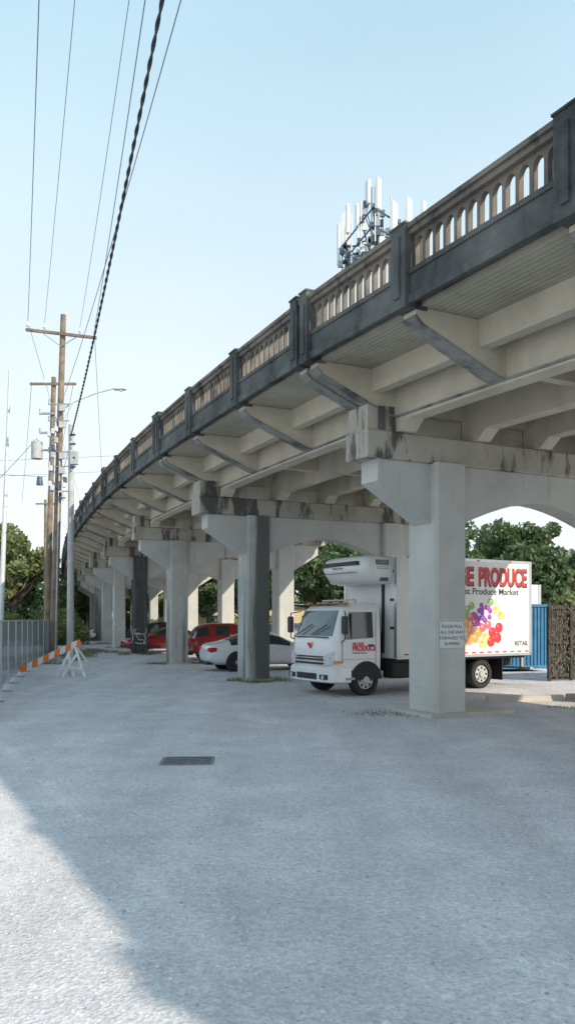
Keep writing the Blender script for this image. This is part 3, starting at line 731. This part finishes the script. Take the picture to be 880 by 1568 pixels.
for z,y in ((24,75),(23,78)): back((-60,y,z-8),(60,y+20,z+3),.02,2)
A=Vector((-9.5,34.4,9.9)); B_=Vector((-1.89,11.84,11.2))
for ph in (0,math.pi):
    c=bpy.data.curves.new("twisted_cable",'CURVE'); c.dimensions='3D'; c.bevel_depth=.019; c.bevel_resolution=2
    sp=c.splines.new('POLY'); N=700; sp.points.add(N)
    for i in range(N+1):
        t=i/N*1.5; p=A.lerp(B_,t); p.z-=.38*4*t*(1-t); a=t*2*math.pi*30+ph; p.x+=.019*math.cos(a); p.z+=.019*math.sin(a)
        sp.points[i].co=(p.x,p.y,p.z,1)
    c.materials.append(MATS["wire"]); o=bpy.data.objects.new("twisted_cable",c); scene.collection.objects.link(o); o.parent=pw

# ------------------------------------------------------------------ cell tower
ce=empty("cell_tower",(7.0,60,0)); m=MB()
m.cyl((0,0,0),(0,0,30.0),.75,.45,seg=20,mat="metal_pale"); m.cyl((0,0,30.0),(0,0,33.0),.22,.2,seg=14,mat="metal_pale")
m.obj("monopole",ce,smooth=True)
m=MB(); pn=MB()
random.seed(21)
z=30.3; R_=3.7
cr=[(R_*math.cos(rad(a)),R_*math.sin(rad(a))) for a in (257,17,137)]
for i in range(3):
    (xa,ya),(xb,yb)=cr[i],cr[(i+1)%3]
    for dz in (-.1,1.2): m.cyl((xa,ya,z+dz),(xb,yb,z+dz),.07,seg=6,mat="steel_dark")
    m.cyl((0,0,z),(xa,ya,z),.08,seg=6,mat="steel_dark"); m.cyl((0,0,z-1.0),(xa,ya,z+.9),.06,seg=6,mat="steel_dark")
    m.cyl((0,0,z+.9),((xa+xb)/2,(ya+yb)/2,z),.06,seg=6,mat="steel_dark")
    for ti,t in enumerate((.03,.33,.63,.95)):
        x=xa+(xb-xa)*t; y=ya+(yb-ya)*t; nx,ny=(xa+xb)/2,(ya+yb)/2; ln=math.hypot(nx,ny); nx/=ln; ny/=ln
        m.cyl((x,y,z-1.2),(x,y,z+2.8),.05,seg=6,mat="steel")
        h=random.choice((1.7,2.2,2.6,3.2)); w=random.choice((.2,.26,.36)); zc=z+1.7+random.uniform(-.6,.9)
        cx,cy=x+nx*.3,y+ny*.3; tx,ty=-ny,nx
        F=lambda a,b_,zz:(cx+tx*a+nx*b_,cy+ty*a+ny*b_,zz)
        pn.prism([(-w,-.1),(-w*.8,.1),(w*.8,.1),(w,-.1)],lambda a_,u,v_:F(u,v_,a_),zc-h/2,zc+h/2,"panel_white")
        for q in (-.9,-.4,.2,.8,1.4):
            cx2,cy2=x-nx*.3+random.uniform(-.5,.5),y-ny*.3
            zz=z+q+random.uniform(-.3,.3)
            m.box(cx2-.18,cx2+.18,cy2-.12,cy2+.12,zz-.26,zz+.22,random.choice(("steel_dark","steel_dark","panel_white","steel")))
            m.cyl((cx2,cy2,zz-.3),(x*.5,y*.5,z-.9),.035,seg=5,mat="steel_dark")
m.obj("antenna_mounts",ce); pn.obj("antenna_panels",ce)

# ------------------------------------------------------------------ building far
hb=empty("low_building",(-6,78,0),rad(10)); m=MB()
m.box(-7,9,-3,3,0,3,"tan_wall"); m.box(-7.3,9.3,-3.4,3.3,3.0,3.3,"roof_grey")
for x in (-5,-2,1,4,7): m.box(x,x+1.2,-3.03,-2.98,1,2.2,"glass_dark")
m.box(-.8,.2,-3.04,-2.98,0,2.1,"steel_dark"); m.obj("walls_and_roof",hb)

# ------------------------------------------------------------------ vegetation
def leaves(mb,centres,radii,n,size,mat):
    centres=np.array(centres); radii=np.array(radii); w=radii**2; w=w/w.sum()
    idx=rng.choice(len(centres),n,p=w)
    d=rng.normal(size=(n,3)); d/=np.linalg.norm(d,axis=1)[:,None]
    rr=radii[idx]*(.55+.5*rng.random(n)**.7); 
    c=centres[idx]+d*rr[:,None]*np.array([1,1,.8])
    u=rng.normal(size=(n,3)); u/=np.linalg.norm(u,axis=1)[:,None]
    v=np.cross(u,rng.normal(size=(n,3))); v/=np.linalg.norm(v,axis=1)[:,None]
    s=size*(.6+.8*rng.random(n))[:,None]
    u*=s; v*=s*.6
    allv=np.stack([c-u,c-v,c+u,c+v],1).reshape(-1,3)
    o=len(mb.v); k=mb.mi(mat); mb.v+=allv.tolist()
    mb.f+=[(o+4*i,o+4*i+1,o+4*i+2,o+4*i+3) for i in range(n)]; mb.m+=[k]*n
def tree(x,y,h,r,n=5000,size=.22,mat="leaf",name="oak_tree"):
    e=empty(name,(x,y,0)); t=MB()
    b=Vector((0,0,0)); f=Vector((rng.normal()*.2,rng.normal()*.2,h*.38)); t.cyl(b,f,.035*h,.024*h,seg=10,mat="bark")
    cs=[];rs_=[]
    for i in range(20):
        a=rng.random()*6.28; rr=r*(.3+.6*rng.random()); z=h*(.36+.53*rng.random()); 
        if z>h*.72: rr*=.6
        c=Vector((rr*math.cos(a),rr*math.sin(a),z)); cs.append(tuple(c)); rs_.append(r*(.16+.22*rng.random()))
        mid=f.lerp(c,.5)+Vector((0,0,-.1*h*rng.random())); t.cyl(f-Vector((0,0,.1*h*rng.random())),mid,.013*h,.008*h,seg=6,mat="bark"); t.cyl(mid,c,.008*h,.003*h,seg=6,mat="bark")
    t.obj("trunk_and_limbs",e)
    lv_=MB(); leaves(lv_,cs,rs_,n,size,mat); lv_.obj("crown",e,fix=False)
for a in ((13.5,46,8.2,3.4),(17.5,44,6.6,3.2),(21,50,7.4,3.8),(10.5,52,8.8,3.8),(16,58,9,4.0),(12.2,40,5.6,2.6)): tree(*a,n=6000,size=.18)
tree(19,41,5.6,2.8,n=4500,size=.17,mat="leaf_yellow"); tree(15.2,40.5,4.9,2.4,n=4000,size=.16,mat="leaf_yellow")
for a in ((-23.5,68,10.2,4.2),(-27,72,11,4.5),(-20.5,82,8.5,4),(-31,66,9,4)): tree(*a,n=5500,size=.24,mat="leaf_yellow")
for a in ((1.5,56,8.6,3.6),(5.5,58,9,3.8),(-2.5,62,8,3.7),(-11,74,8,3.7),(-7,70,7,3.5),(3.2,52,6.5,3)): tree(*a,n=5000,size=.22)
dm=MB(); cs=[];rr=[]
for i in range(420):
    x=-75+150*rng.random(); y=88+18*rng.random(); z=.5+7.5*rng.random()**1.2*(.7+.3*math.sin(x*.21)+.2*math.sin(x*.53))
    cs.append((x,y,z)); rr.append(1.5+1.3*rng.random())
leaves(dm,cs,rr,34000,.5,"leaf"); dm.obj("distant_trees",fix=False)
hd=MB(); cs=[];rr=[]
for i in range(70):
    x=8+22*rng.random(); y=37+4*rng.random(); cs.append((x,y,.4+1.9*rng.random())); rr.append(.7+.5*rng.random())
for i in range(60):
    x=-34+19*rng.random(); y=54+5*rng.random(); cs.append((x,y,.3+1.6*rng.random())); rr.append(.8+.5*rng.random())
for i in range(30):
    x=-4+12*rng.random(); y=50+2*rng.random(); cs.append((x,y,.3+1.2*rng.random())); rr.append(.7+.4*rng.random())
leaves(hd,cs,rr,26000,.15,"leaf_yellow"); hd.obj("hedge",fix=False)
gt=MB()
def tuft(x,y,spread,n,h):
    for i in range(n):
        a=rng.random()*6.28; r=spread*rng.random()**.6; bx_=x+r*math.cos(a); by=y+r*math.sin(a); hh=h*(.4+.8*rng.random())
        t=rng.random()*6.28; w=.008+.006*rng.random(); lean=hh*.6*rng.random()
        gt.add([(bx_-w*math.cos(t),by-w*math.sin(t),0),(bx_+w*math.cos(t),by+w*math.sin(t),0),(bx_+lean*math.sin(t),by-lean*math.cos(t),hh)],[(0,1,2)],"grass")
for b in range(1,9):
    for oo in (0,-4.7):
        for k in range(6):
            q=P(b*SP+rng.uniform(-1,.6),oo+rng.uniform(-.9,.9),0,False); tuft(q[0],q[1],.4,130,.11)
for k in range(9): tuft(1.0+1.6*rng.random(),14.9+.8*rng.random(),.5,40,.035)
for k in range(4): tuft(5.6+1.0*rng.random(),16.2+.4*rng.random(),.3,40,.05)
for k in range(60): tuft(-9.5-4*rng.random()-.0,22+24*rng.random(),.5,120,.2)
for k in range(26):
    s=25+60*rng.random(); q=P(s,2+2*rng.random(),0,False); tuft(q[0],q[1],.7,120,.12)
gt.obj("grass",fix=False)

# ------------------------------------------------------------------ light, sky, camera
el,az=31.2,126.0
w=bpy.data.worlds.new("World"); scene.world=w; w.use_nodes=True
n=w.node_tree.nodes; l=w.node_tree.links; bg=n["Background"]
sky=n.new("ShaderNodeTexSky"); sky.sky_type='NISHITA'; sky.sun_disc=False; sky.sun_elevation=rad(el); sky.sun_rotation=rad(az)
sky.air_density=1.0; sky.dust_density=2.0; sky.ozone_density=1.0
tc=n.new("ShaderNodeTexCoord"); mp=n.new("ShaderNodeMapping"); mp.inputs["Scale"].default_value=(1.2,1.2,3.5)
no=n.new("ShaderNodeTexNoise"); no.inputs["Scale"].default_value=1.2; no.inputs["Detail"].default_value=6; no.inputs["Roughness"].default_value=.45
l.new(tc.outputs["Generated"],mp.inputs[0]); l.new(mp.outputs[0],no.inputs["Vector"])
mr=n.new("ShaderNodeMapRange"); mr.inputs[1].default_value=.35; mr.inputs[2].default_value=.75; mr.inputs[3].default_value=.76; mr.inputs[4].default_value=.92
l.new(no.outputs["Fac"],mr.inputs[0])
sp=n.new("ShaderNodeSeparateXYZ"); l.new(tc.outputs["Generated"],sp.inputs[0])
rp=n.new("ShaderNodeValToRGB"); l.new(sp.outputs["Z"],rp.inputs[0])
rp.color_ramp.elements[0].position=0; rp.color_ramp.elements[0].color=(.86,.90,.93,1)
rp.color_ramp.elements[1].position=.62; rp.color_ramp.elements[1].color=(.49,.71,.83,1)
e2=rp.color_ramp.elements.new(.3); e2.color=(.75,.85,.91,1)
sc=n.new("ShaderNodeVectorMath"); sc.operation='SCALE'; sc.inputs["Scale"].default_value=8.6
l.new(rp.outputs[0],sc.inputs[0])
mx=n.new("ShaderNodeMix"); mx.data_type='RGBA'
l.new(mr.outputs[0],mx.inputs[0]); l.new(sky.outputs[0],mx.inputs[6]); l.new(sc.outputs[0],mx.inputs[7]); l.new(mx.outputs[2],bg.inputs[0])
bg.inputs[1].default_value=.15
sd=bpy.data.lights.new("sun",'SUN'); sd.energy=4.9; sd.angle=rad(.6); sd.color=(1,.89,.73)
so=bpy.data.objects.new("sun",sd); scene.collection.objects.link(so)
u=Vector((math.sin(rad(az))*math.cos(rad(el)),math.cos(rad(az))*math.cos(rad(el)),math.sin(rad(el))))
so.rotation_euler=u.to_track_quat('Z','Y').to_euler(); so.location=(20,-5,30)
cd=bpy.data.cameras.new("camera"); cd.sensor_fit='VERTICAL'; cd.sensor_height=36; cd.lens=36*1200/1568; cd.shift_y=164/1568
cd.clip_end=3000; cd.clip_start=.1
co=bpy.data.objects.new("camera",cd); scene.collection.objects.link(co); co.location=(0,0,1.85); co.rotation_euler=(rad(90),0,0)
scene.camera=co
scene.view_settings.view_transform='Standard'; scene.view_settings.look='None'; scene.view_settings.exposure=0
